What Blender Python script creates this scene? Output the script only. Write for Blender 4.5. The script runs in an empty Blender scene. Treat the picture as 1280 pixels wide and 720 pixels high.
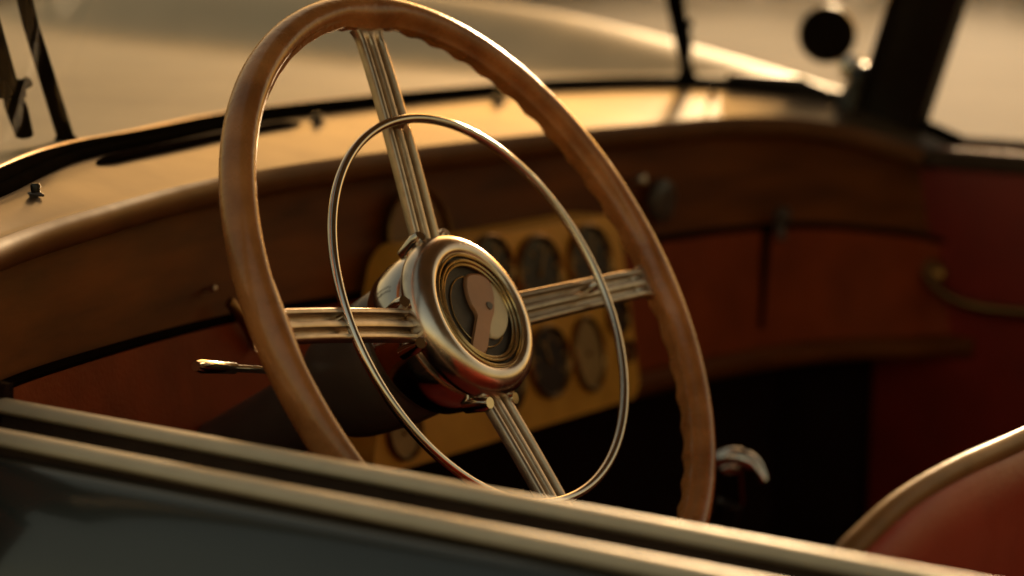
import bpy, bmesh, math, random
from mathutils import Vector, Matrix, noise
random.seed(7)
S = bpy.context.scene
C = S.collection
R = math.radians
Z0 = 1.0                      # height of the steering wheel centre above the ground

# ------------------------------------------------------------------ camera
cd = bpy.data.cameras.new('camera'); cam = bpy.data.objects.new('camera', cd); C.objects.link(cam)
cr = Vector((0.55311353, -0.83289006, 0.01896235)); cu = Vector((0.11785379, 0.10075705, 0.98790612)); cf = Vector((0.82472778, 0.54418946, -0.15388934))
m = Matrix.Identity(4)
for i in range(3):
    m[i][0] = cr[i]; m[i][1] = cu[i]; m[i][2] = -cf[i]
m[0][3], m[1][3], m[2][3] = -1.19179538, -0.804047, 0.23512536 + Z0
cam.matrix_world = m
cd.sensor_width = 36; cd.lens = 2993.08 / 1280 * 36; cd.clip_start = .05; cd.clip_end = 3000
cd.dof.use_dof = True; cd.dof.focus_distance = 1.40; cd.dof.aperture_fstop = 4.2; cd.dof.aperture_blades = 0
S.camera = cam

# ------------------------------------------------------------------ sky, sun, exposure
SUN_EL, SUN_AZ = 9, 66       # azimuth from +Y (front of the car) towards +X (passenger side)
w = bpy.data.worlds.new('World'); S.world = w; w.use_nodes = True
wn = w.node_tree; wn.nodes.clear()
sky = wn.nodes.new('ShaderNodeTexSky'); sky.sky_type = 'NISHITA'; sky.sun_disc = False
sky.sun_elevation = R(SUN_EL); sky.sun_rotation = R(SUN_AZ); sky.dust_density = 3.5; sky.air_density = 1.6; sky.ozone_density = .6
tint = wn.nodes.new('ShaderNodeMix'); tint.data_type = 'RGBA'; tint.blend_type = 'MULTIPLY'; tint.inputs[0].default_value = 1
tint.inputs[7].default_value = (1.0, .80, .61, 1)
bg = wn.nodes.new('ShaderNodeBackground'); bg.inputs[1].default_value = .10
wo = wn.nodes.new('ShaderNodeOutputWorld')
wn.links.new(sky.outputs[0], tint.inputs[6]); wn.links.new(tint.outputs[2], bg.inputs[0]); wn.links.new(bg.outputs[0], wo.inputs[0])
ld = bpy.data.lights.new('sun', 'SUN'); ld.energy = 2.0; ld.angle = R(6); ld.color = (1.0, .72, .42)
sun = bpy.data.objects.new('sun', ld); C.objects.link(sun)
sd = Vector((math.sin(R(SUN_AZ)) * math.cos(R(SUN_EL)), math.cos(R(SUN_AZ)) * math.cos(R(SUN_EL)), math.sin(R(SUN_EL))))
sun.rotation_euler = (-sd).to_track_quat('-Z', 'Y').to_euler(); sun.location = (20, 10, 10)
S.view_settings.view_transform = 'Standard'; S.view_settings.look = 'None'; S.view_settings.gamma = 1
S.view_settings.exposure = 0.93

# ------------------------------------------------------------------ materials
def mat(name, col, rough=.5, metal=0, spec=.5, noise_amt=.15, nscale=30, bump=0, bscale=200, coat=0, col2=None, stretch=None, rvar=.1):
    mt = bpy.data.materials.new(name); mt.use_nodes = True
    nt = mt.node_tree; b = nt.nodes['Principled BSDF']
    b.inputs['Roughness'].default_value = rough; b.inputs['Metallic'].default_value = metal
    b.inputs['Specular IOR Level'].default_value = spec; b.inputs['Coat Weight'].default_value = coat; b.inputs['Coat Roughness'].default_value = .08
    tc = nt.nodes.new('ShaderNodeTexCoord'); mp = nt.nodes.new('ShaderNodeMapping')
    nt.links.new(tc.outputs['Object'], mp.inputs[0])
    if stretch: mp.inputs['Scale'].default_value = stretch
    n = nt.nodes.new('ShaderNodeTexNoise'); n.inputs['Scale'].default_value = nscale; n.inputs['Detail'].default_value = 5
    nt.links.new(mp.outputs[0], n.inputs['Vector'])
    r = nt.nodes.new('ShaderNodeValToRGB'); r.color_ramp.elements[0].position = .3; r.color_ramp.elements[1].position = .7
    c2 = col2 or tuple(c * (1 - noise_amt * 2) for c in col)
    r.color_ramp.elements[0].color = (*c2, 1); r.color_ramp.elements[1].color = (*col, 1)
    nt.links.new(n.outputs[0], r.inputs[0]); nt.links.new(r.outputs[0], b.inputs['Base Color'])
    if rvar:
        mr = nt.nodes.new('ShaderNodeMapRange'); mr.inputs[3].default_value = max(.02, rough - rvar); mr.inputs[4].default_value = rough + rvar
        n2 = nt.nodes.new('ShaderNodeTexNoise'); n2.inputs['Scale'].default_value = nscale * 2.3; n2.inputs['Detail'].default_value = 6
        nt.links.new(tc.outputs['Object'], n2.inputs['Vector']); nt.links.new(n2.outputs[0], mr.inputs[0]); nt.links.new(mr.outputs[0], b.inputs['Roughness'])
    if bump:
        n3 = nt.nodes.new('ShaderNodeTexNoise'); n3.inputs['Scale'].default_value = bscale; n3.inputs['Detail'].default_value = 3
        nt.links.new(mp.outputs[0], n3.inputs['Vector'])
        bp = nt.nodes.new('ShaderNodeBump'); bp.inputs['Strength'].default_value = bump; bp.inputs['Distance'].default_value = .002
        nt.links.new(n3.outputs[0], bp.inputs['Height']); nt.links.new(bp.outputs[0], b.inputs['Normal'])
    return mt
M = {}
M['rim'] = mat('rim_wood', (.60, .245, .078), .28, col2=(.31, .115, .036), nscale=34, bump=.2, bscale=160, coat=.35, rvar=.08)
M['chrome'] = mat('chrome', (.80, .73, .64), .13, 1, nscale=60, noise_amt=.06, rvar=.06)
M['chrome_old'] = mat('aged_chrome', (.66, .53, .40), .33, 1, nscale=90, noise_amt=.12, rvar=.1, bump=.05, bscale=500)
M['hub_metal'] = mat('hub_metal', (.90, .77, .64), .24, 1, nscale=70, noise_amt=.12, rvar=.07)
M['gold_line'] = mat('gold_line', (.75, .58, .32), .25, 1)
M['emblem_dark'] = mat('emblem_dark', (.03, .018, .010), .5, 0, nscale=80, spec=.3)
M['emblem_cream'] = mat('emblem_cream', (1.0, .86, .55), .35)
M['emblem_brown'] = mat('emblem_brown', (.50, .24, .11), .32, .2)
M['emblem_grey'] = mat('emblem_grey', (.12, .10, .09), .4, .5)
M['bakelite'] = mat('bakelite', (.085, .058, .045), .36, nscale=40, bump=.05)
M['dash_wood'] = mat('dash_wood', (.19, .050, .005), .5, col2=(.075, .019, .002), nscale=7, stretch=(1, 1, 6), coat=.0, spec=.1, bump=.05, bscale=60)
M['dash_top'] = mat('dash_top', (.080, .050, .030), .33, col2=(.048, .028, .015), nscale=9, coat=.13, spec=.07, bump=.06, bscale=25, rvar=.07)
M['dash_red'] = mat('dash_red_leather', (.27, .043, .006), .55, spec=.12, nscale=20, bump=.2, bscale=300)
M['panel'] = mat('gauge_panel', (.78, .36, .042), .42, col2=(.62, .27, .028), nscale=30, metal=.1)
M['dial'] = mat('dial_face', (.035, .018, .009), .4)
M['dial_brown'] = mat('dial_brown', (.20, .075, .016), .4)
M['dial_cream'] = mat('dial_cream', (.42, .24, .08), .4)
M['bezel'] = mat('bezel', (.30, .16, .055), .35, 1)
M['red'] = mat('red_leather', (.27, .020, .007), .42, nscale=14, noise_amt=.15, bump=.35, bscale=260)
M['seat'] = mat('seat_leather', (.46, .040, .014), .4, nscale=12, noise_amt=.12, bump=.12, bscale=240)
M['piping'] = mat('piping', (.30, .12, .035), .45, nscale=40)
M['rubber'] = mat('rubber', (.008, .006, .004), .8, spec=0)
M['matt_black'] = mat('matt_black', (.010, .006, .004), .8, spec=0)
M['black'] = mat('black_paint', (.014, .010, .008), .32, nscale=20)
M['sill'] = mat('sill_strip', (.70, .61, .46), .46, .05, spec=.35, nscale=40, noise_amt=.06, rvar=.08)
M['body'] = mat('body_paint', (.035, .042, .042), .22, nscale=6, noise_amt=.15, coat=.8, rvar=.06)
M['bonnet'] = mat('bonnet_sky_tan', (.44, .375, .26), .55, nscale=5, noise_amt=.12, spec=.45, coat=0, rvar=.08)  # tan put into the colour for reflected sky and haze; bodywork is dark slate
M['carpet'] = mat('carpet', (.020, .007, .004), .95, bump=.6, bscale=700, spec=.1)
M['felt'] = mat('window_felt', (.085, .055, .040), .9, spec=.1, bump=.5, bscale=500)
M['headlining'] = mat('headlining', (.55, .42, .28), .9, spec=.1, bump=.3, bscale=500)  # lining of the added soft top, pale to bounce fill into the cabin

# ------------------------------------------------------------------ helpers
def link(name, me, m, parent=None, smooth=True, origin=None):
    me.validate(); me.update()
    o = bpy.data.objects.new(name, me); C.objects.link(o)
    vs = [v.co for v in me.vertices]
    c = origin if origin is not None else sum(vs, Vector()) / max(1, len(vs))
    c = Vector(c); me.transform(Matrix.Translation(-c)); o.location = c
    for mm in (m if isinstance(m, (list, tuple)) else [m]): me.materials.append(mm)
    if smooth:
        for p in me.polygons: p.use_smooth = True
    if parent:
        o.parent = parent
        pm = Matrix.Translation(parent['_o']) if '_o' in parent else Matrix.Identity(4)
        o.matrix_parent_inverse = pm.inverted()
    o['_o'] = c
    return o
def mesh(name, verts, faces, mats=None, zl=True):
    me = bpy.data.meshes.new(name)
    me.from_pydata([(v[0], v[1], v[2] + (Z0 if zl else 0)) for v in verts], [], faces)
    if mats:
        for p, k in zip(me.polygons, mats): p.material_index = k
    return me
class G:      # collects geometry in the wheel-centred frame
    def __init__(s): s.v = []; s.f = []; s.k = []
    def add(s, vs, fs, k=0):
        o = len(s.v); s.v += [tuple(v) for v in vs]; s.f += [tuple(i + o for i in f) for f in fs]; s.k += [k] * len(fs)
    def grid(s, rows, k=0, cu_=False, cv=False, flip=False):     # rows of equal length
        nr, nc = len(rows), len(rows[0]); fs = []
        for i in range(nr if cu_ else nr - 1):
            for j in range(nc if cv else nc - 1):
                a, b = i * nc + j, i * nc + (j + 1) % nc
                c, d = ((i + 1) % nr) * nc + (j + 1) % nc, ((i + 1) % nr) * nc + j
                fs.append((d, c, b, a) if flip else (a, b, c, d))
        s.add([p for r in rows for p in r], fs, k)
    def cap(s, ring, k=0): s.add(ring, [tuple(range(len(ring)))], k)
    def tube(s, pts, rad, n=12, k=0, caps=True, closed=False, flat=None, up=Vector((0, 0, 1))):
        pts = [Vector(p) for p in pts]; N = len(pts); rows = []
        rr = rad if isinstance(rad, (list, tuple)) else [rad] * N
        for i, p in enumerate(pts):
            a = pts[(i - 1) % N] if closed or i else p; b = pts[(i + 1) % N] if closed or i < N - 1 else p
            t = (b - a).normalized(); u = up if abs(t.dot(up)) < .95 else Vector((1, 0, 0))
            x = t.cross(u).normalized(); y = x.cross(t)
            fx, fy = flat or (1, 1)
            rows.append([p + (x * math.cos(q) * fx + y * math.sin(q) * fy) * rr[i] for q in [2 * math.pi * j / n for j in range(n)]])
        s.grid(rows, k, cu_=closed, cv=True)
        if caps and not closed: s.cap(rows[0][::-1], k); s.cap(rows[-1], k)
    def lathe(s, prof, o, ax, n=64, k=0, capa=False, capb=False, sx=1, sy=1):   # prof (r, d)
        ax = Vector(ax).normalized(); u = Vector((0, 0, 1)) if abs(ax.z) < .9 else Vector((1, 0, 0))
        x = u.cross(ax).normalized(); y = ax.cross(x)
        rows = [[Vector(o) + ax * d + (x * math.cos(q) * sx + y * math.sin(q) * sy) * r for q in [2 * math.pi * j / n for j in range(n)]] for r, d in prof]
        s.grid(rows, k, cv=True)
        if capa: s.cap(rows[0][::-1], k)
        if capb: s.cap(rows[-1], k)
    def box(s, c, h, k=0, rot=None):
        vs = []
        for a in (-1, 1):
            for b in (-1, 1):
                for d in (-1, 1):
                    q = Vector((a * h[0], b * h[1], d * h[2]))
                    if rot: q = rot @ q
                    vs.append(Vector(c) + q)
        s.add(vs, [(0, 1, 3, 2), (4, 6, 7, 5), (0, 4, 5, 1), (2, 3, 7, 6), (0, 2, 6, 4), (1, 5, 7, 3)], k)
    def out(s, name, m, parent=None, smooth=True, bevel=0, zl=True, fix=True):
        me = mesh(name, s.v, s.f, s.k, zl)
        bm = bmesh.new(); bm.from_mesh(me)
        if fix: bmesh.ops.recalc_face_normals(bm, faces=bm.faces)
        if bevel:
            es = [e for e in bm.edges if len(e.link_faces) == 2 and e.calc_face_angle(0) > .6]
            bmesh.ops.bevel(bm, geom=es, offset=bevel, segments=3, profile=.5, affect='EDGES')
        for e in bm.edges:
            if len(e.link_faces) == 2 and e.calc_face_angle(0) > .7: e.smooth = False
        bm.to_mesh(me); bm.free()
        return link(name, me, m, parent, smooth)
def spline(pts, n=8, closed=False):
    P = [Vector(p) for p in pts]; out = []; N = len(P)
    for i in range(N if closed else N - 1):
        a, b, c, d = (P[(i - 1) % N], P[i % N], P[(i + 1) % N], P[(i + 2) % N]) if closed else (P[max(i - 1, 0)], P[i], P[i + 1], P[min(i + 2, N - 1)])
        for j in range(n):
            t = j / n
            out.append(.5 * ((2 * b) + (c - a) * t + (2 * a - 5 * b + 4 * c - d) * t * t + (-a + 3 * b - 3 * c + d) * t ** 3))
    if not closed: out.append(P[-1])
    return out
def resample(pts, n):
    L = [0]
    for a, b in zip(pts, pts[1:]): L.append(L[-1] + (b - a).length)
    out = []; k = 0
    for i in range(n):
        s = L[-1] * i / (n - 1)
        while k < len(L) - 2 and L[k + 1] < s: k += 1
        t = (s - L[k]) / max(1e-9, L[k + 1] - L[k]); out.append(pts[k].lerp(pts[k + 1], min(1, t)))
    return out
def lab(o, t): o['label'] = t; return o

# ------------------------------------------------------------------ the setting: ground and the far hedge
def ground_mat():
    mt = bpy.data.materials.new('dry_ground'); mt.use_nodes = True; nt = mt.node_tree; b = nt.nodes['Principled BSDF']
    b.inputs['Roughness'].default_value = .9
    tc = nt.nodes.new('ShaderNodeTexCoord')
    n = nt.nodes.new('ShaderNodeTexNoise'); n.inputs['Scale'].default_value = .22; n.inputs['Detail'].default_value = 8
    r = nt.nodes.new('ShaderNodeValToRGB')
    r.color_ramp.elements[0].position = .35; r.color_ramp.elements[0].color = (.20, .15, .09, 1)
    r.color_ramp.elements[1].position = .7; r.color_ramp.elements[1].color = (.44, .34, .21, 1)
    n2 = nt.nodes.new('ShaderNodeTexNoise'); n2.inputs['Scale'].default_value = 6; n2.inputs['Detail'].default_value = 8
    mx = nt.nodes.new('ShaderNodeMix'); mx.data_type = 'RGBA'; mx.blend_type = 'MULTIPLY'; mx.inputs[0].default_value = .5
    bp = nt.nodes.new('ShaderNodeBump'); bp.inputs['Strength'].default_value = .5; bp.inputs['Distance'].default_value = .03
    nt.links.new(tc.outputs['Object'], n.inputs['Vector']); nt.links.new(tc.outputs['Object'], n2.inputs['Vector'])
    nt.links.new(n.outputs[0], r.inputs[0]); nt.links.new(r.outputs[0], mx.inputs[6]); nt.links.new(n2.outputs[0], mx.inputs[7])
    nt.links.new(mx.outputs[2], b.inputs['Base Color']); nt.links.new(n2.outputs[0], bp.inputs['Height']); nt.links.new(bp.outputs[0], b.inputs['Normal'])
    return mt
g = G(); rows = [[(x * 40., y * 40., 0) for x in range(-25, 26)] for y in range(-25, 26)]
g.grid(rows); o = g.out('ground', ground_mat(), zl=False); o['kind'] = 'structure'

# far bushes, plus added tall trees: leaf-sized faces, one mass
M['leaf'] = mat('leaves', (.10, .10, .03), .7, nscale=2, col2=(.045, .05, .015))
vs = []; fs = []
rr = random.Random(3)
def leafblob(cx, cy, cz, rx, ry, rz, n, ls):
    for _ in range(n):
        while True:
            p = Vector((rr.uniform(-1, 1), rr.uniform(-1, 1), rr.uniform(-1, 1)))
            if .35 < p.length < 1: break
        q = Vector((cx + p.x * rx, cy + p.y * ry, max(.05, cz + p.z * rz)))
        a = Vector((rr.gauss(0, 1), rr.gauss(0, 1), rr.gauss(0, 1))).normalized(); b = a.orthogonal().normalized()
        s = ls * rr.uniform(.6, 1.4); i = len(vs)
        vs.extend([q + a * s, q + b * s * .6, q - a * s, q - b * s * .6]); fs.append((i, i + 1, i + 2, i + 3))
for k in range(46):
    az = R(28 + k * 1.55); d = 36 + rr.uniform(-3, 6)
    h = rr.uniform(.5, 1.3)
    leafblob(d * math.sin(az), d * math.cos(az), h * .8, 1.3, 1.3, h, 260, .13)
    if k < 21:  # unseen tall trees, added to block the low sky glow on the left
        for q in range(6 if k < 13 else (20 - k) * 6 // 8 + 1): leafblob((d + 6) * math.sin(az), (d + 6) * math.cos(az), 1.6 + q * 2.1 + rr.uniform(-.4, .4), 1.5, 1.5, 1.5, 420, .17)
me = bpy.data.meshes.new('hedge_and_sky_block'); me.from_pydata(vs, [], fs); o = link('hedge_and_sky_block', me, M['leaf'], None, False); o['kind'] = 'stuff'
o['label'] = 'dark blurred hedge along the far edge of the ground beyond the windscreen, plus unseen tall trees added to block low sky'; o['category'] = 'hedge'

# ------------------------------------------------------------------ the car
car = bpy.data.objects.new('vintage_car', None); C.objects.link(car); car.location = (.36, 0, 0); car['_o'] = Vector((.36, 0, 0))
car['label'] = 'vintage car with slatted-spoke wooden steering wheel, seen through its open driver window'; car['category'] = 'car'
XC = .36

# curves of the dashboard edge and the windscreen base, left to right
E_ = resample(spline([(-.40, .085, .050), (-.25, .161, .0535), (-.13, .205, .055), (0, .247, .0555), (.12, .275, .055), (.25, .287, .055), (.37, .290, .055),
             (.5, .287, .055), (.64, .272, .055), (.76, .248, .056), (.84, .215, .052), (.89, .172, .041), (.93, .148, .028), (.938, .125, .020)]), 120)
G_ = resample(spline([(-.42, .07, .060), (-.29, .166, .065), (-.18, .225, .067), (-.04, .302, .0700), (.09, .346, .0700), (.26, .400, .0705), (.43, .418, .071),
             (.6, .418, .072), (.72, .408, .073), (.85, .342, .073), (.92, .256, .067), (.95, .218, .058), (.965, .17, .044), (.972, .11, .022)]), 120)
# ---- dashboard: capping (top board with rolled edge) > defroster slots, clips
g = G(); rows = []
prof = [(0, 0), (.25, .0), (.5, 0), (.75, 0), (.93, 0), (1, 0)]
for i in range(120):
    e, q = E_[i], G_[i]; r = []
    inn = (q - e); inn.z = 0; inn.normalize()
    for t in (0, .2, .4, .6, .8, .95): r.append(q.lerp(e, t) + Vector((0, 0, .002 * math.sin(math.pi * t))))
    rad = .010
    for a in range(0, 181, 20):
        aa = R(a); r.append(e + (-inn) * rad * math.sin(aa) * .9 + Vector((0, 0, -rad + rad * math.cos(aa))))
    r.append(e + inn * .02 + Vector((0, 0, -.021)))
    rows.append(r)
g.grid([r[:8] for r in rows], 0); g.grid([r[7:] for r in rows], 1)
M['dash_roll'] = mat('dash_roll', (.17, .065, .022), .5, nscale=20, spec=.15)
dash = g.out('dashboard', [M['dash_top'], M['dash_roll']], car); lab(dash, 'curved glossy brown dashboard top catching bright light')
# ---- fascia below: upper wood, lower red leather
def tb(i): return .425 - .10 * min(1, max(0, (.2 - E_[i].x) / .45))
def fascia_pt(i, t):           # t 0 at the top, 1 at the bottom lip
    e, q = E_[i], G_[i]; inn = (q - e); inn.z = 0; inn.normalize()
    top = e + inn * .012 + Vector((0, 0, -.020))
    x = top.x
    yb = top.y - .055 + .02 * min(1, abs(x - XC) / .5)
    z = top.z + (-.168 - .004 * 0 - top.z) * t
    return Vector((x + inn.x * 0, top.y + (yb - top.y) * t, z))
g = G(); g.grid([[fascia_pt(i, t * (tb(i) - .005) / 8) for t in range(9)] for i in range(120)])
fas = g.out('fascia', M['dash_wood'], dash)
g = G(); rows = []
for i in range(120):
    r = [fascia_pt(i, tb(i) - .005) + Vector((0, -.004, -.002)), fascia_pt(i, tb(i) + .005) + Vector((0, -.008, -.002))]
    r += [fascia_pt(i, tb(i) + .005 + (.955 - tb(i)) * t / 8) + Vector((0, -.008, 0)) for t in range(9)]
    rows.append(r)
g.grid(rows); low = g.out('glove_panel', M['dash_red'], dash); lab(low, 'red leather lower panel of the dashboard')
g = G(); g.tube([fascia_pt(i, 1) + Vector((0, -.012, 0)) for i in range(120)], .011, 12); g.out('lower_lip', M['dash_wood'], dash)
g = G(); g.tube([fascia_pt(i, tb(i)) + Vector((0, -.006, .002)) for i in range(120)], .0034, 8); g.out('trim_bead', M['matt_black'], dash)
# dark slot between the glove panels and its latch
def fas_at(x, z):
    best = min(range(120), key=lambda i: abs(E_[i].x - x) + (10 if E_[i].y < .12 else 0))
    e = fascia_pt(best, 0); t = (e.z - z) / (e.z + .168); return fascia_pt(best, t)
a, b = fas_at(.785, -.05), fas_at(.765, -.14)
g = G(); g.tube([a + Vector((0, -.011, 0)), a.lerp(b, .5) + Vector((0, -.011, 0)), b + Vector((0, -.011, 0))], [.0045, .003, .002], 10); g.out('glove_divider', M['matt_black'], dash)
g = G(); a = fas_at(.80, -.038) + Vector((0, -.014, 0)); g.lathe([(.006, 0), (.0085, .002), (.0085, .008), (.005, .012)], a, (-.2, -1, 0), 24, capb=True)
g.tube([a, a + Vector((-.006, -.008, -.022))], [.005, .0035], 10); g.out('latch', M['bakelite'], dash)
# knobs on the fascia
def knob(x, z, r, l, m, name='knob', dy=0):
    a = fas_at(x, z) + Vector((0, dy, 0)); g = G()
    g.lathe([(r * .45, 0), (r * .45, l * .45), (r * .9, l * .55), (r, l * .75), (r * .8, l * .95), (r * .3, l)], a, (0, -1, .1), 24, capb=True)
    return g.out(name, m, dash)
lab(knob(.622, .004, .006, .022, M['chrome_old']), 'small bright knob on the upper dashboard right of the rim')
knob(.03, -.02, .0025, .01, M['chrome_old'])
g = G(); a = fas_at(.06, -.045); g.tube([a + Vector((-.012, -.012, .016)), a + Vector((.0, -.018, 0)), a + Vector((.016, -.014, -.020))], [.004, .0055, .004], 12)
g.out('switch_lever', M['bezel'], dash)
g = G(); a = fas_at(.655, -.015) + Vector((0, -.006, 0)); g.lathe([(.020, 0), (.019, .006), (.012, .009)], a, (0, -1, 0), 24, capb=True); g.out('switch_plate', M['bakelite'], dash)
# ---- gauge panel
PY = .228
def panel_pt(x, z): return Vector((x, PY + (z + .09) * .18, z))
g = G(); ring = []
x0, x1, z0, z1, rc = .160, .546, -.169, -.014, .018
for (cx, cz, a0) in ((x1 - rc, z1 - rc, 0), (x0 + rc, z1 - rc, 90), (x0 + rc, z0 + rc, 180), (x1 - rc, z0 + rc, 270)):
    for a in range(0, 91, 15): ring.append((cx + rc * math.cos(R(a0 + a)), cz + rc * math.sin(R(a0 + a))))
f0 = [panel_pt(x + (.085 * (z - z0) / (z1 - z0) if x < .3 else 0), z) for x, z in ring]; f1 = [p + Vector((0, -.006, 0)) for p in f0]; f2 = [p + Vector((0, .03, 0)) for p in f0]
g.cap(f1); g.grid([f1, f2], cv=True)
pan = g.out('gauge_panel', M['panel'], dash, bevel=.0015); lab(pan, 'golden brown panel of round gauges in the middle of the dashboard')
def gauge(x, z, r, face, rz=None, label=None, tick=True):
    rz = rz or r; g = G(); o = panel_pt(x, z) + Vector((0, -.0065, 0)); ax = Vector((0, -1, .18))
    g.lathe([(r, 0), (r * 1.0, .004), (r * .94, .0055), (r * .88, .004), (r * .86, .0015)], o, ax, 48, 0, sy=rz / r)
    g.lathe([(r * .87, .0016), (.0005, .0018)], o, ax, 48, 1, sy=rz / r)
    if tick:
        for k in range(-3, 4):
            a = R(90 + k * 38); p = o + Vector((math.cos(a) * r * .7, -.003, math.sin(a) * rz * .7)); g.box(p, (.0009, .0004, r * .10), 2, Matrix.Rotation(-(a - math.pi / 2), 3, 'Y'))
        a = R(rr.uniform(40, 150)); g.box(o + Vector((math.cos(a) * r * .3, -.0032, math.sin(a) * rz * .3)), (.0011, .0003, r * .38), 2, Matrix.Rotation(-(a - math.pi / 2), 3, 'Y'))
    g.lathe([(.002, .002), (.002, .004)], o, ax, 12, 0, capb=True)
    q = g.out('gauge', [M['bezel'], face, M['dial_cream']], dash); q['group'] = 'gauges on the dashboard panel'
    if label: q['label'] = label
    return q
gauge(.345, -.040, .029, M['dial']); gauge(.411, -.050, .0325, M['dial']); gauge(.489, -.050, .0335, M['dial'])
gauge(.520, -.098, .016, M['dial'], tick=False); gauge(.468, -.122, .023, M['dial_cream'], rz=.032, label='oval gauge with a pale dial', tick=False)
gauge(.408, -.120, .030, M['dial']); gauge(.342, -.125, .028, M['dial']); gauge(.528, -.128, .010, M['dial_brown'], tick=False)
gauge(.205, -.143, .021, M['dial_cream'], label='gauge with a pale dial at the left end of the panel', tick=False)
gauge(.27, -.10, .024, M['dial'])
# big clock ring above the panel's left end
g = G(); o0 = fas_at(.30, .0) + Vector((.016, -.010, -.016)); ax = Vector((0, -1, .15))
g.lathe([(.040, 0), (.0415, .004), (.0405, .0062), (.0392, .006), (.0388, .002)], o0, ax, 64, 0); g.lathe([(.039, .001), (.0005, .001)], o0, ax, 64, 1)
g.out('clock', [M['bezel'], M['dial_brown']], dash)
# defroster slots and clips on top of the dash
def top_at(s, t):              # s 0..1 along, t 0 at the glass, 1 at the edge
    i = min(118, int(s * 119)); f = s * 119 - i
    return (G_[i].lerp(G_[i + 1], f)).lerp(E_[i].lerp(E_[i + 1], f), t) + Vector((0, 0, .002 * math.sin(math.pi * t)))
def sx(x, C_=G_): return min(range(120), key=lambda i: abs(C_[i].x - x) + (5 if C_[i].y < .2 and x > .5 else 0)) / 119
for (xa, xb) in ((-.03, .30),):
    g = G(); N = 30; pts = [top_at(sx(xa) + (sx(xb) - sx(xa)) * k / N, .235) + Vector((0, 0, .001)) for k in range(N + 1)]
    g.tube(pts, [.0060 * min(1, (min(k, N - k) + .9) / 2.5) for k in range(N + 1)], 10, flat=(1, .5)); g.out('defroster_slot', M['matt_black'], dash)
for (x, t, s) in ((-.165, .42, .6), (.33, .24, .7), (.60, .22, .8), (.86, .4, .4)):
    p = top_at(sx(x), t); g = G()
    g.lathe([(.0085 * s, 0), (.0085 * s, .0012), (.006 * s, .0022)], p, (0, 0, 1), 20, 0, capb=True, sx=1.3, sy=.6); g.lathe([(.0045 * s, .002), (.0052 * s, .006), (.004 * s, .0075)], p, (0, 0, 1), 16, 1, capb=True)
    q = g.out('clip', [M['bakelite'], M['black']], dash); q['group'] = 'clips along the dashboard top'

# ---- windscreen: gasket, frame strip, glass, pillars
def off(C_, n, dz):            # offset outwards (towards the glass)
    out = []
    for i, p in enumerate(C_):
        a = C_[max(0, i - 1)]; b = C_[min(len(C_) - 1, i + 1)]; t = (b - a); t.z = 0; t.normalize(); nn = Vector((-t.y, t.x, 0)); out.append(p + nn * n + Vector((0, 0, dz)))
    return out
ws = G(); ws.tube(off(G_, .011, .0035), .0058, 12)
wsf = ws.out('windscreen_frame', M['rubber'], car)
g = G(); g.tube(off(G_, .002, .0005), .0052, 12); g.out('gasket', M['rubber'], wsf)
g = G(); g.tube(off(G_, .0075, .0055), .0014, 8); g.out('chrome_strip', M['chrome_old'], wsf)
g = G(); g.tube(off(G_, .021, .0070), .0013, 8); g.out('outer_strip', M['chrome_old'], wsf)
HG = .47
lean = lambda h: -.34 * h
def glass_mat():
    mt = bpy.data.materials.new('glass'); mt.use_nodes = True; nt = mt.node_tree; nt.nodes.clear()
    o = nt.nodes.new('ShaderNodeOutputMaterial'); t = nt.nodes.new('ShaderNodeBsdfTransparent'); gl = nt.nodes.new('ShaderNodeBsdfGlossy'); gl.inputs['Roughness'].default_value = .03
    d = nt.nodes.new('ShaderNodeBsdfDiffuse'); d.inputs[0].default_value = (.5, .42, .3, 1)
    t.inputs[0].default_value = (.95, .93, .88, 1); mx = nt.nodes.new('ShaderNodeMixShader'); mx2 = nt.nodes.new('ShaderNodeMixShader')
    f = nt.nodes.new('ShaderNodeFresnel'); ge = nt.nodes.new('ShaderNodeNewGeometry'); im = nt.nodes.new('ShaderNodeMapRange'); im.inputs[3].default_value = 1.25; im.inputs[4].default_value = 1 / 1.25
    nt.links.new(ge.outputs['Backfacing'], im.inputs[0]); nt.links.new(im.outputs[0], f.inputs[0])
    n = nt.nodes.new('ShaderNodeTexNoise'); n.inputs['Scale'].default_value = 9; n.inputs['Detail'].default_value = 6
    mr = nt.nodes.new('ShaderNodeMapRange'); mr.inputs[1].default_value = .45; mr.inputs[2].default_value = .8; mr.inputs[3].default_value = .01; mr.inputs[4].default_value = .035
    tc = nt.nodes.new('ShaderNodeTexCoord'); nt.links.new(tc.outputs['Object'], n.inputs['Vector']); nt.links.new(n.outputs[0], mr.inputs[0])
    cl = nt.nodes.new('ShaderNodeMath'); cl.operation = 'MINIMUM'; cl.inputs[1].default_value = .025; nt.links.new(f.outputs[0], cl.inputs[0]); nt.links.new(cl.outputs[0], mx.inputs[0]); nt.links.new(t.outputs[0], mx.inputs[1]); nt.links.new(gl.outputs[0], mx.inputs[2])
    nt.links.new(mr.outputs[0], mx2.inputs[0]); nt.links.new(mx.outputs[0], mx2.inputs[1]); nt.links.new(d.outputs[0], mx2.inputs[2]); nt.links.new(mx2.outputs[0], o.inputs[0])
    return mt
M['glass'] = glass_mat()
GB = off(G_, .014, .008)
sel = [i for i in range(120) if GB[i].y > .205 or GB[i].x < XC]
g = G(); g.grid([[GB[i] + Vector(((XC - GB[i].x) * .25 * h, lean(h), h)) for h in (0, HG * .33, HG * .66, HG)] for i in sel]); g.out('windscreen_glass', M['glass'], wsf)
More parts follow.
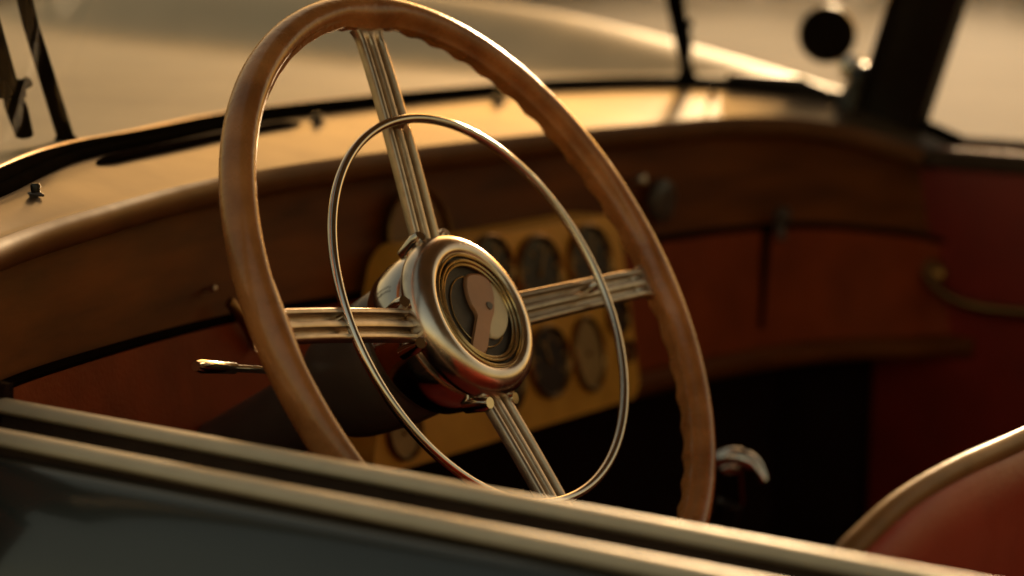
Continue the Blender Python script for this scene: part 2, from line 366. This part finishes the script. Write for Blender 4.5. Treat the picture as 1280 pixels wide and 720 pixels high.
def pillar(x, y, z, s, name):
    g = G(); rows = []
    for k in range(9):
        h = k / 8 * (HG + .06); c = Vector((x - s * .25 * h * .6 * .7, y + lean(h) * 1.0, z + h))
        wd, dp = .030, .022
        rows.append([c + Vector((s * wx * wd, wy * dp, 0)) for wx, wy in ((-.5, .9), (-.85, 1.3), (-.3, 1.7), (.5, 1.3), (.8, .2), (.8, -1.2), (.45, -1.6), (-.1, -1.5), (-.4, -.6))])
    g.grid(rows, cv=True); g.cap(rows[0]); g.cap(rows[-1]); return g.out(name, M['black'], car, bevel=0)
lab(pillar(.955, .183, .02, 1, 'windscreen_pillar'), 'dark passenger side windscreen pillar')
pillar(-.42, .10, .02, -1, 'windscreen_pillar')
# inner clamp at the foot of the pillar
g = G(); g.tube([(.945, .215, .045), (.945, .205, .07), (.94, .20, .088)], [.022, .016, .010], 14); g.lathe([(.012, 0), (.014, .006), (.008, .012)], (.94, .2, .085), (-.5, -.6, .6), 20, capb=True)
q = g.out('frame_clamp', M['black'], wsf)
# ---- header rail, and an out-of-view soft top added to keep sky light off the cabin
g = G(); TB = [GB[i] + Vector(((XC - GB[i].x) * .25 * HG, lean(HG), HG)) for i in sel]; g.tube(TB, .02, 10); g.out('header_rail', M['black'], car)

g = G(); rows = []
for j in range(13):
    y0 = -1.35; rows.append([Vector((p.x if j == 0 else p.x, p.y + (y0 - p.y) * j / 12, p.z + .012 + .05 * math.sin(math.pi * j / 12))) for p in TB])
g.grid(rows); g.grid([[v + Vector((0, 0, .012)) for v in r] for r in rows]); g.out('unseen_roof', M['headlining'], car)
# ---- wipers
def wiper(base, tip, bl0, bl1, nm, lb):
    g = G(); g.tube([base, Vector(base).lerp(Vector(tip), .5) + Vector((0, .004, 0)), tip], [.0052, .0045, .004], 8, flat=(1.3, .8)); g.lathe([(.009, 0), (.009, .012), (.005, .016)], Vector(base) + Vector((0, .004, -.008)), (0, -.3, 1), 16, capb=True)
    w_ = g.out('wiper', M['matt_black'], car); lab(w_, lb)
    g = G(); g.tube([bl0, Vector(bl0).lerp(Vector(bl1), .12), Vector(bl0).lerp(Vector(bl1), .22), bl1], [.0045, .0055, .0042, .0045], 8, flat=(1.5, 1)); 
    c = Vector(bl0).lerp(Vector(bl1), .2); g.box(c, (.010, .004, .006)); g.tube([c + Vector((.006, 0, 0)), c + Vector((.016, 0, .004))], .004, 8); g.out('blade', M['rubber'], w_)
wiper((.013, .36, .072), (-.098, .31, .242), (-.034, .355, .083), (-.142, .305, .245), 'w', 'driver side wiper standing up beyond the windscreen')
wiper((.885, .362, .081), (.752, .318, .22), (.872, .358, .105), (.742, .312, .232), 'w', 'passenger side wiper beyond the windscreen')
g = G(); g.tube([(.885, .318, .082), (.925, .262, .076), (.945, .232, .062)], [.004, .007, .006], 10, flat=(1, 1.2)); g.out('wiper_park_rail', M['black'], wsf)

# ---- bonnet and wing
def bz(x, y):
    dx = abs(x - XC); z = .062 + .030 * min(1.0, max(0, y - .4) / .9)
    z += .012 * (1 - (dx / .6) ** 2)
    if dx > .42: z += .4 * (dx - .42) ** 2
    if y > 1.35: z -= .5 * (y - 1.35) ** 2
    return z
GO = [p for p in off(G_, .024, .006) if -.25 < p.x < .99 and p.y > .17]
g = G(); rows = []
for j in range(41):
    t = (j / 40) ** 1.3; rows.append([])
    for p in GO:
        x = p.x + (XC - p.x) * .02 * t; y = p.y + (1.75 - p.y) * t; k = min(1, (y - p.y) / .14); k = k * k * (3 - 2 * k)
        rows[-1].append((x, y, p.z + (bz(x, y) - p.z) * k))
g.grid(rows); bon = g.out('bonnet', M['bonnet'], car); lab(bon, 'broad smooth bonnet beyond the windscreen')
def wing(s, nm):
    g = G(); rows = []
    for j in range(41):
        y = .20 + j / 40 * 1.70
        u = min(1, (y - .20) / .95); top = .052 + .100 * math.sin(u * math.pi / 2) - (.6 * (y - 1.2) ** 2 if y > 1.2 else 0)
        xm = 1.03 + .12 * min(1, u * 2); row = []
        for i in range(29):
            if i < 13: x0 = .972 - .172 * min(1, max(0, (y - .36) / .16)); x = x0 + (xm - x0) * i / 12; k = (i / 12) ** 2 * (3 - 2 * i / 12); z = (top - .45 * (x - xm) ** 2) * k + (min(top, bz(x, y)) - .004) * (1 - k)
            else: a = (i - 12) / 16 * math.pi / 2; x = xm + (.06 + .14 * min(1, u * 3)) * math.sin(a); z = top - .30 * (1 - math.cos(a))
            row.append((x if s > 0 else XC * 2 - x, y, z))
        rows.append(row)
    g.grid(rows); g.cap(rows[0]); return g.out('wing', M['bonnet'], car)
lab(wing(1, 'w'), 'rounded front wing on the passenger side')
wing(-1, 'w')
# ---- round mirror outside the passenger side
g = G(); mo = Vector((1.03, .283, .121)); ax = Vector((-.82, -.54, .1)).normalized()
g.lathe([(.0285, .004), (.030, 0), (.0295, -.006), (.020, -.016), (.009, -.022)], mo, ax, 40, 0, capb=True); g.lathe([(.0280, .0035), (.0005, .0035)], mo, ax, 40, 1)
mr_ = g.out('side_mirror', [M['bakelite'], M['matt_black']], car); lab(mr_, 'round dark side mirror beyond the windscreen')
g = G(); g.tube([mo + Vector((.008, .006, -.012)), mo + Vector((.01, -.02, -.035)), (1.0, .235, .085)], [.004, .0035, .004], 10)
g.lathe([(.010, -.004), (.014, 0), (.014, .008), (.009, .014), (.004, .016)], (.985, .232, .090), (-.7, -.7, .1), 24, capb=True); g.out('mirror_bracket', M['chrome'], mr_)

# ---- passenger door
PX = .945
g = G(); g.box((PX + .03, -.42, -.30), (.03, .60, .322)); pd = g.out('passenger_door', M['red'], car, bevel=.006); lab(pd, 'red leather passenger door')
g = G(); g.box((PX + .022, -.42, .012), (.030, .602, .009)); q = g.out('door_capping', M['felt'], pd, bevel=.005); lab(q, 'dark capping along the top of the passenger door')
g = G(); g.box((PX + .050, -.42, .026), (.014, .60, .004)); g.out('window_channel', M['felt'], pd, bevel=.002)
g = G(); g.lathe([(.012, 0), (.015, .004), (.013, .010), (.006, .014)], (PX, .118, -.100), (-1, -.1, .1), 24, capb=True)
g.tube(spline([(PX - .014, .120, -.098), (PX - .02, .10, -.114), (PX - .022, .07, -.123), (PX - .02, .03, -.125), (PX - .018, -.02, -.122), (PX - .014, -.03, -.121)], 6), [.0055] * 31, 10)
g.out('door_handle', M['bezel'], pd)
for yy in (-.25, -.55):
    g = G(); g.box((PX - .002, yy, -.33), (.003, .004, .26)); q = g.out('door_seam', M['red'], pd, bevel=.001)
# ---- driver door: inner sill strips and outer skin
def dl(x, z, k=0): return [Vector((x, y, z + .007 * (y + .146))) for y in [.62 - j * .06 for j in range(27)]]
def prof_strip(name, x, z, wx, wz, m, parent, lb=None):
    g = G(); g.tube(dl(x, z), 1, 16, flat=(wx, wz)); q = g.out(name, m, parent)
    if lb: lab(q, lb)
    return q
g = G(); rows = []
pr = [(-.343, -.06), (-.348, -.040), (-.360, -.044), (-.374, -.063), (-.390, -.095), (-.400, -.14), (-.408, -.21), (-.412, -.32), (-.41, -.45), (-.40, -.60)]
pp = spline([(a, 0, b) for a, b in pr], 4)
for j in range(45):
    y = .66 - j * .045; rows.append([Vector((v.x - .02 * math.sin((y + 1.3) * 1.2), y, v.z)) if 0 else Vector((v.x, y, v.z)) for v in pp])
g.grid(rows); g.grid([[Vector((-.292, y, z)) for z in (-.045, -.3, -.6)] for y in (.66, -1.32)])
dd = g.out('driver_door', M['body'], car); lab(dd, 'dark slate door below the open driver window')
prof_strip('inner_sill_strip', -.288, -.0328, .0090, .0038, M['sill'], dd, 'bright rail on the inner edge of the window slot')
prof_strip('outer_sill_strip', -.341, -.0335, .0090, .0038, M['sill'], dd, 'bright rail on the outer edge of the window slot')
g = G(); g.grid([[p + Vector((dx, 0, dz)) for dx, dz in ((-.052, -.002), (-.047, -.022), (-.02, -.026), (0, -.022), (.004, -.002))] for p in dl(-.291, -.0335)]); g.out('window_slot', M['felt'], dd)
# body side, floor, bulkhead, tunnel
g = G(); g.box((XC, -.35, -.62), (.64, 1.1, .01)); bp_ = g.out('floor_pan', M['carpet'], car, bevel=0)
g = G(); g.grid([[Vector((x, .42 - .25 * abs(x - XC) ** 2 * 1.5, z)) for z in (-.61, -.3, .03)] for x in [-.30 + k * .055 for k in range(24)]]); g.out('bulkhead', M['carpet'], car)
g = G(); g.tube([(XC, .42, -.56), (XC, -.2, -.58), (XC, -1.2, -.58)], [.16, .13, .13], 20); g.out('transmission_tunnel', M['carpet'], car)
for x in (-.34, 1.06):
    g = G(); g.box((x, .95, -.42), (.012, .60, .38)); q = g.out('side_panel', M['body'], car)
# scuttle side trim closing the corner below the dash
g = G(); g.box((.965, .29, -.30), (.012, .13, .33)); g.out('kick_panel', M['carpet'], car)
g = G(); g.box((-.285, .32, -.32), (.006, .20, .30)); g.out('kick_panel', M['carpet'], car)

# ---- driver's seat
def seat(cx, lb):
    g = G(); rows = []; out2 = spline([(-.235, -.335, -.42), (-.232, -.335, -.16), (-.218, -.335, -.085), (-.196, -.334, -.058), (-.165, -.333, -.0465), (-.125, -.332, -.0385), (-.07, -.332, -.0345), (0, -.332, -.0345),
              (.07, -.332, -.0345), (.125, -.332, -.0385), (.165, -.333, -.0465), (.196, -.334, -.058), (.218, -.335, -.085), (.232, -.335, -.16), (.235, -.335, -.42)], 6)
    cen = Vector((0, -.335, -.30))
    def ringat(s, dy): return [Vector(((p.x) * s + cx, p.y + dy + (p.z + .04) * -.22 * -1 * -1, (p.z - cen.z) * s + cen.z - .009)) for p in out2]
    bulge = [(.02, .030), (.5, .030), (.86, .024), (.965, .012), (1.0, 0), (1.0, -.02), (.985, -.035)]
    rows = [ringat(s, dy) for s, dy in ((.02, -.014), (.6, -.014), (.9, -.011), (.975, -.008), (.995, -.002), (1.0, .002), (.992, .008), (.95, .016), (.86, .022), (.02, .026))]
    g.grid(rows); st = g.out('seat', M['seat'], car); lab(st, lb)
    g = G(); g.tube([p + Vector((0, -.002, 0)) for p in ringat(1.002, .003)], .0062, 10); g.out('piping', M['piping'], st)
    g = G(); rows = []
    for i in range(13):
        a = i / 12 * 2 * math.pi
    g.box((cx, -.10, -.46), (.23, .22, .07)); q = g.out('cushion', M['seat'], st, bevel=.03)
    return st
seat(.008, 'red leather driver seat back with golden piping')

# ---- hand brake with curved chrome grip
g = G(); g.tube([(.46, .12, -.40), (.44, .075, -.28), (.425, .055, -.215)], [.010, .009, .009], 12); hb = g.out('handbrake', M['black'], car)
pts = spline([(.40, .064, -.186), (.40, .056, -.178), (.405, .042, -.173), (.41, .028, -.178), (.41, .018, -.190)], 8)
g = G(); g.tube(pts, [.004 + .004 * math.sin(math.pi * i / (len(pts) - 1)) for i in range(len(pts))], 12); g.tube([(.405, .045, -.180), (.43, .055, -.215)], .009, 12)
lab(g.out('brake_grip', M['chrome'], hb), 'curved chrome grip in the dark footwell')

# ------------------------------------------------------------------ steering wheel
n = Vector((0.00466594, -0.86220668, 0.50653516)); X = Vector((0.99998536, 0.00541155, 0)); U = Vector((-0.00274114, 0.50652775, 0.8622193))
def P(a, b, d=0): return X * a + U * b + n * d
RW = .2020
g = G(); NT, NS = 440, 28; rows = []
spk = [R(88), R(175.6), R(-2.2), R(-93)]
for i in range(NT):
    th = 2 * math.pi * i / NT; rd = X * math.cos(th) + U * math.sin(th); r = []
    near = min(abs((th - s + math.pi) % (2 * math.pi) - math.pi) for s in spk)
    for j in range(NS):
        ph = 2 * math.pi * j / NS      # 0 outward, 90 towards the driver, 180 inward, 270 back
        co, si = math.cos(ph), math.sin(ph)
        rx, ry = .0098, .0113
        rad = 1.0
        # finger grips: scallops on the back and inner side
        wgt = max(0, math.cos(ph - R(232))) ** 2
        rad += wgt * (.10 * (1 - abs(math.sin(th * 27)) ** 1.3 * 1.6))
        # gentle ridge line on the inner front
        dp = math.degrees(ph)
        rad += .13 * math.exp(-((dp - 172) / 11) ** 2) - .09 * math.exp(-((dp - 150) / 12) ** 2) - .08 * math.exp(-((dp - 200) / 13) ** 2)
        rr_ = RW + co * rx * rad
        if near < R(7): rr_ -= .003 * max(0, -co) * (1 - near / R(7)) ** .5
        r.append(rd * rr_ + n * (si * ry * rad))
    rows.append(r)
g.grid(rows, cu_=True, cv=True)
rim = g.out('steering_wheel', M['rim'], car); lab(rim, 'large four-spoke steering wheel with brown wooden rim')
# horn ring
hr, hd = .1265, -.0013
hx, hy = (.0341, .0226)
g = G(); g.tube([n * hd + (X + n * hx) * hr * math.cos(t) + (U + n * hy) * hr * math.sin(t) for t in [2 * math.pi * i / 240 for i in range(240)]], .0029, 14, closed=True, up=n)
lab(g.out('horn_ring', M['chrome'], rim), 'thin chrome horn ring floating inside the rim')
# spokes: channel section with raised edges and a middle rib
def spoke(ang, angh, wr, wh, idx):
    a0 = Vector((math.cos(ang) * .190, math.sin(ang) * .190)); a1 = Vector((math.cos(angh) * .043, math.sin(angh) * .043))
    sec = [(-.5, -.0035), (-.5, .0012), (-.47, .0022), (-.42, .0026), (-.34, .0024), (-.31, .0012), (-.295, -.0030), (-.135, -.0030), (-.12, .0004), (-.09, .0018), (0, .0023), (.09, .0018), (.12, .0004), (.135, -.0030),
           (.295, -.0030), (.31, .0012), (.34, .0024), (.42, .0026), (.47, .0022), (.5, .0012), (.5, -.0035)]
    g = G(); rows = []; N = 40
    for k in range(N + 1):
        t = k / N; c = a0.lerp(a1, t); d = (a1 - a0).normalized(); s = Vector((-d.y, d.x))
        wd = wr + (wh - wr) * t; dd_ = -.002 - .020 * t ** 1.3
        fl = 1
        if t < .07: fl = max(0, (t - .045) / .025)        # solid end plate at the rim
        if t < .05: wd *= 1 + .25 * (1 - t / .05) ** 2
        r = []
        for (u, h) in sec:
            hh = h
            if abs(u) < .32: hh = .0024 + (h - .0024) * fl
            q = c + s * wd * u; r.append(P(q.x, q.y, dd_ + hh))
        rows.append(r)
    g.grid(rows, cv=True); g.cap(rows[0]); g.cap(rows[-1])
    q = g.out('spoke', M['chrome_old'], rim); q['group'] = 'spokes of the steering wheel'
    # clip carrying the horn ring
    return q
spoke(spk[0], R(93), .0225, .0245, 0); spoke(spk[1], R(176), .0195, .0205, 1); spoke(spk[2], R(-2), .0195, .0225, 2); spoke(spk[3], R(-94), .0235, .0245, 3)
for ang in (spk[1] - R(2), spk[2] + R(1), spk[0] + R(1), spk[3]):
    g = G(); c = Vector((math.cos(ang), math.sin(ang))) * .1265
    g.tube([P(c.x, c.y, -.002 + (hx * c.x + hy * c.y)), P(c.x, c.y, -.013)], [.0026, .0034], 10); q = g.out('ring_clip', M['chrome'], rim); q['group'] = 'clips holding the horn ring'
# hub
O = Vector((0, 0, 0))
g = G()
g.lathe([(.050, -.0245), (.0528, -.022), (.0540, -.0185), (.0535, -.0140), (.0515, -.0095), (.0480, -.0062), (.0445, -.0048), (.0415, -.0045), (.0392, -.0052), (.0378, -.0066)], O, n, 96)
hub = g.out('hub', M['hub_metal'], rim); lab(hub, 'domed chrome hub bezel around the emblem')
g = G()
for (r, d) in ((.0370, -.0060), (.0334, -.0066), (.0310, -.0074), (.0235, -.0088)):
    g.tube([P(r * math.cos(t), r * math.sin(t), d) for t in [2 * math.pi * i / 96 for i in range(96)]], .0011 if r > .03 else .0005, 8, k=1, closed=True, up=n)
g.lathe([(.0385, -.0068), (.0366, -.0074), (.0345, -.0076), (.0325, -.0084), (.0300, -.0091), (.0005, -.0092)], O, n, 96, 0)
em = g.out('emblem_disc', [M['emblem_dark'], M['gold_line']], rim)
def plate(pts, d0, d1, k, g):
    s = spline([(x, y, 0) for x, y in pts], 5, True)
    a = [P(p.x, p.y, d0) for p in s]; c = sum((p for p in a), Vector()) / len(a); b = [(q - c) * .93 + c + n * (d1 - d0) for q in a]; m_ = [(q - c) * .985 + c + n * (d1 - d0) * .7 for q in a]
    g.grid([a, m_, b], k, cv=True); g.cap(b, k)
sh = (-.0092, -.0020)
lobe = [(.0089, .0216), (.0137, .0259), (.0217, .026), (.0291, .024), (.034, .0184), (.0325, .0114), (.0289, .0052), (.0242, -.0012), (.0155, -.0082), (-.0002, -.0237), (-.0108, -.0264), (-.015, -.0215), (-.0022, -.0084), (.0054, -.0003), (.0045, .0069), (.0055, .0144)]
crm = [(.0345, .0181), (.0385, .0122), (.0403, .0048), (.0378, -.0048), (.0299, -.013), (.0194, -.0175), (.013, -.0166), (.0108, -.0135), (.0177, .0056)]
g = G(); plate([(a + sh[0], b + sh[1]) for a, b in crm], -.0091, -.0078, 1, g); plate([(a + sh[0], b + sh[1]) for a, b in lobe], -.0092, -.0068, 0, g)
plate([(.0215 + sh[0] + .003 * math.cos(t), .0035 + sh[1] + .0026 * math.sin(t) * (1 + .3 * math.cos(3 * t))) for t in [k * .785 for k in range(8)]], -.0070, -.0062, 2, g)
lab(g.out('emblem', [M['emblem_brown'], M['emblem_cream'], M['emblem_grey']], rim), 'brown and cream emblem in the middle of the hub')
# cup behind the bezel
g = G(); g.lathe([(.046, -.022), (.0505, -.027), (.0520, -.034), (.0515, -.044), (.0490, -.054), (.0440, -.062), (.036, -.067)], O, n, 80)
g.out('hub_cup', M['chrome'], rim)
for ang, s in ((spk[1], 1), (spk[2], 1), (spk[0], 1), (spk[3], 1)):
    g = G(); c = Vector((math.cos(ang), math.sin(ang))); t_ = Vector((-c.y, c.x))
    for sg in (-1, 1):
        q = c * .056 + t_ * .0135 * sg; g.tube([P(q.x, q.y, -.016), P(q.x * .98, q.y * .98, -.020), P(q.x * .9, q.y * .9, -.034)], [.0036, .0050, .0050], 12)
    g.out('spoke_bracket', M['chrome'], rim)['group'] = 'brackets joining the spokes to the hub'
# column
g = G(); g.lathe([(.030, -.058), (.041, -.062), (.0440, -.068), (.0430, -.085), (.0400, -.105), (.0370, -.120), (.0340, -.128), (.0270, -.131), (.0245, -.133), (.0245, -.40)], O, n, 64)
M['column'] = mat('column_enamel', (.11, .080, .060), .34, nscale=30)
col = g.out('steering_column', M['column'], car); lab(col, 'dark steering column behind the wheel')
g = G(); a = Vector((-.176, .08, -.021)); b = Vector((-.045, .118, -.048))
g.tube([a, a.lerp(b, .04), a.lerp(b, .38), a.lerp(b, .4), b], [.0030, .0042, .0038, .0025, .0025], 12); g.lathe([(.006, 0), (.006, .01), (.004, .013)], b + Vector((.008, .002, 0)), a - b, 16, capb=True)
lab(g.out('indicator_stalk', M['chrome'], col), 'thin metal stalk left of the column')
for o in bpy.data.objects:
    if '_o' in o: del o['_o']
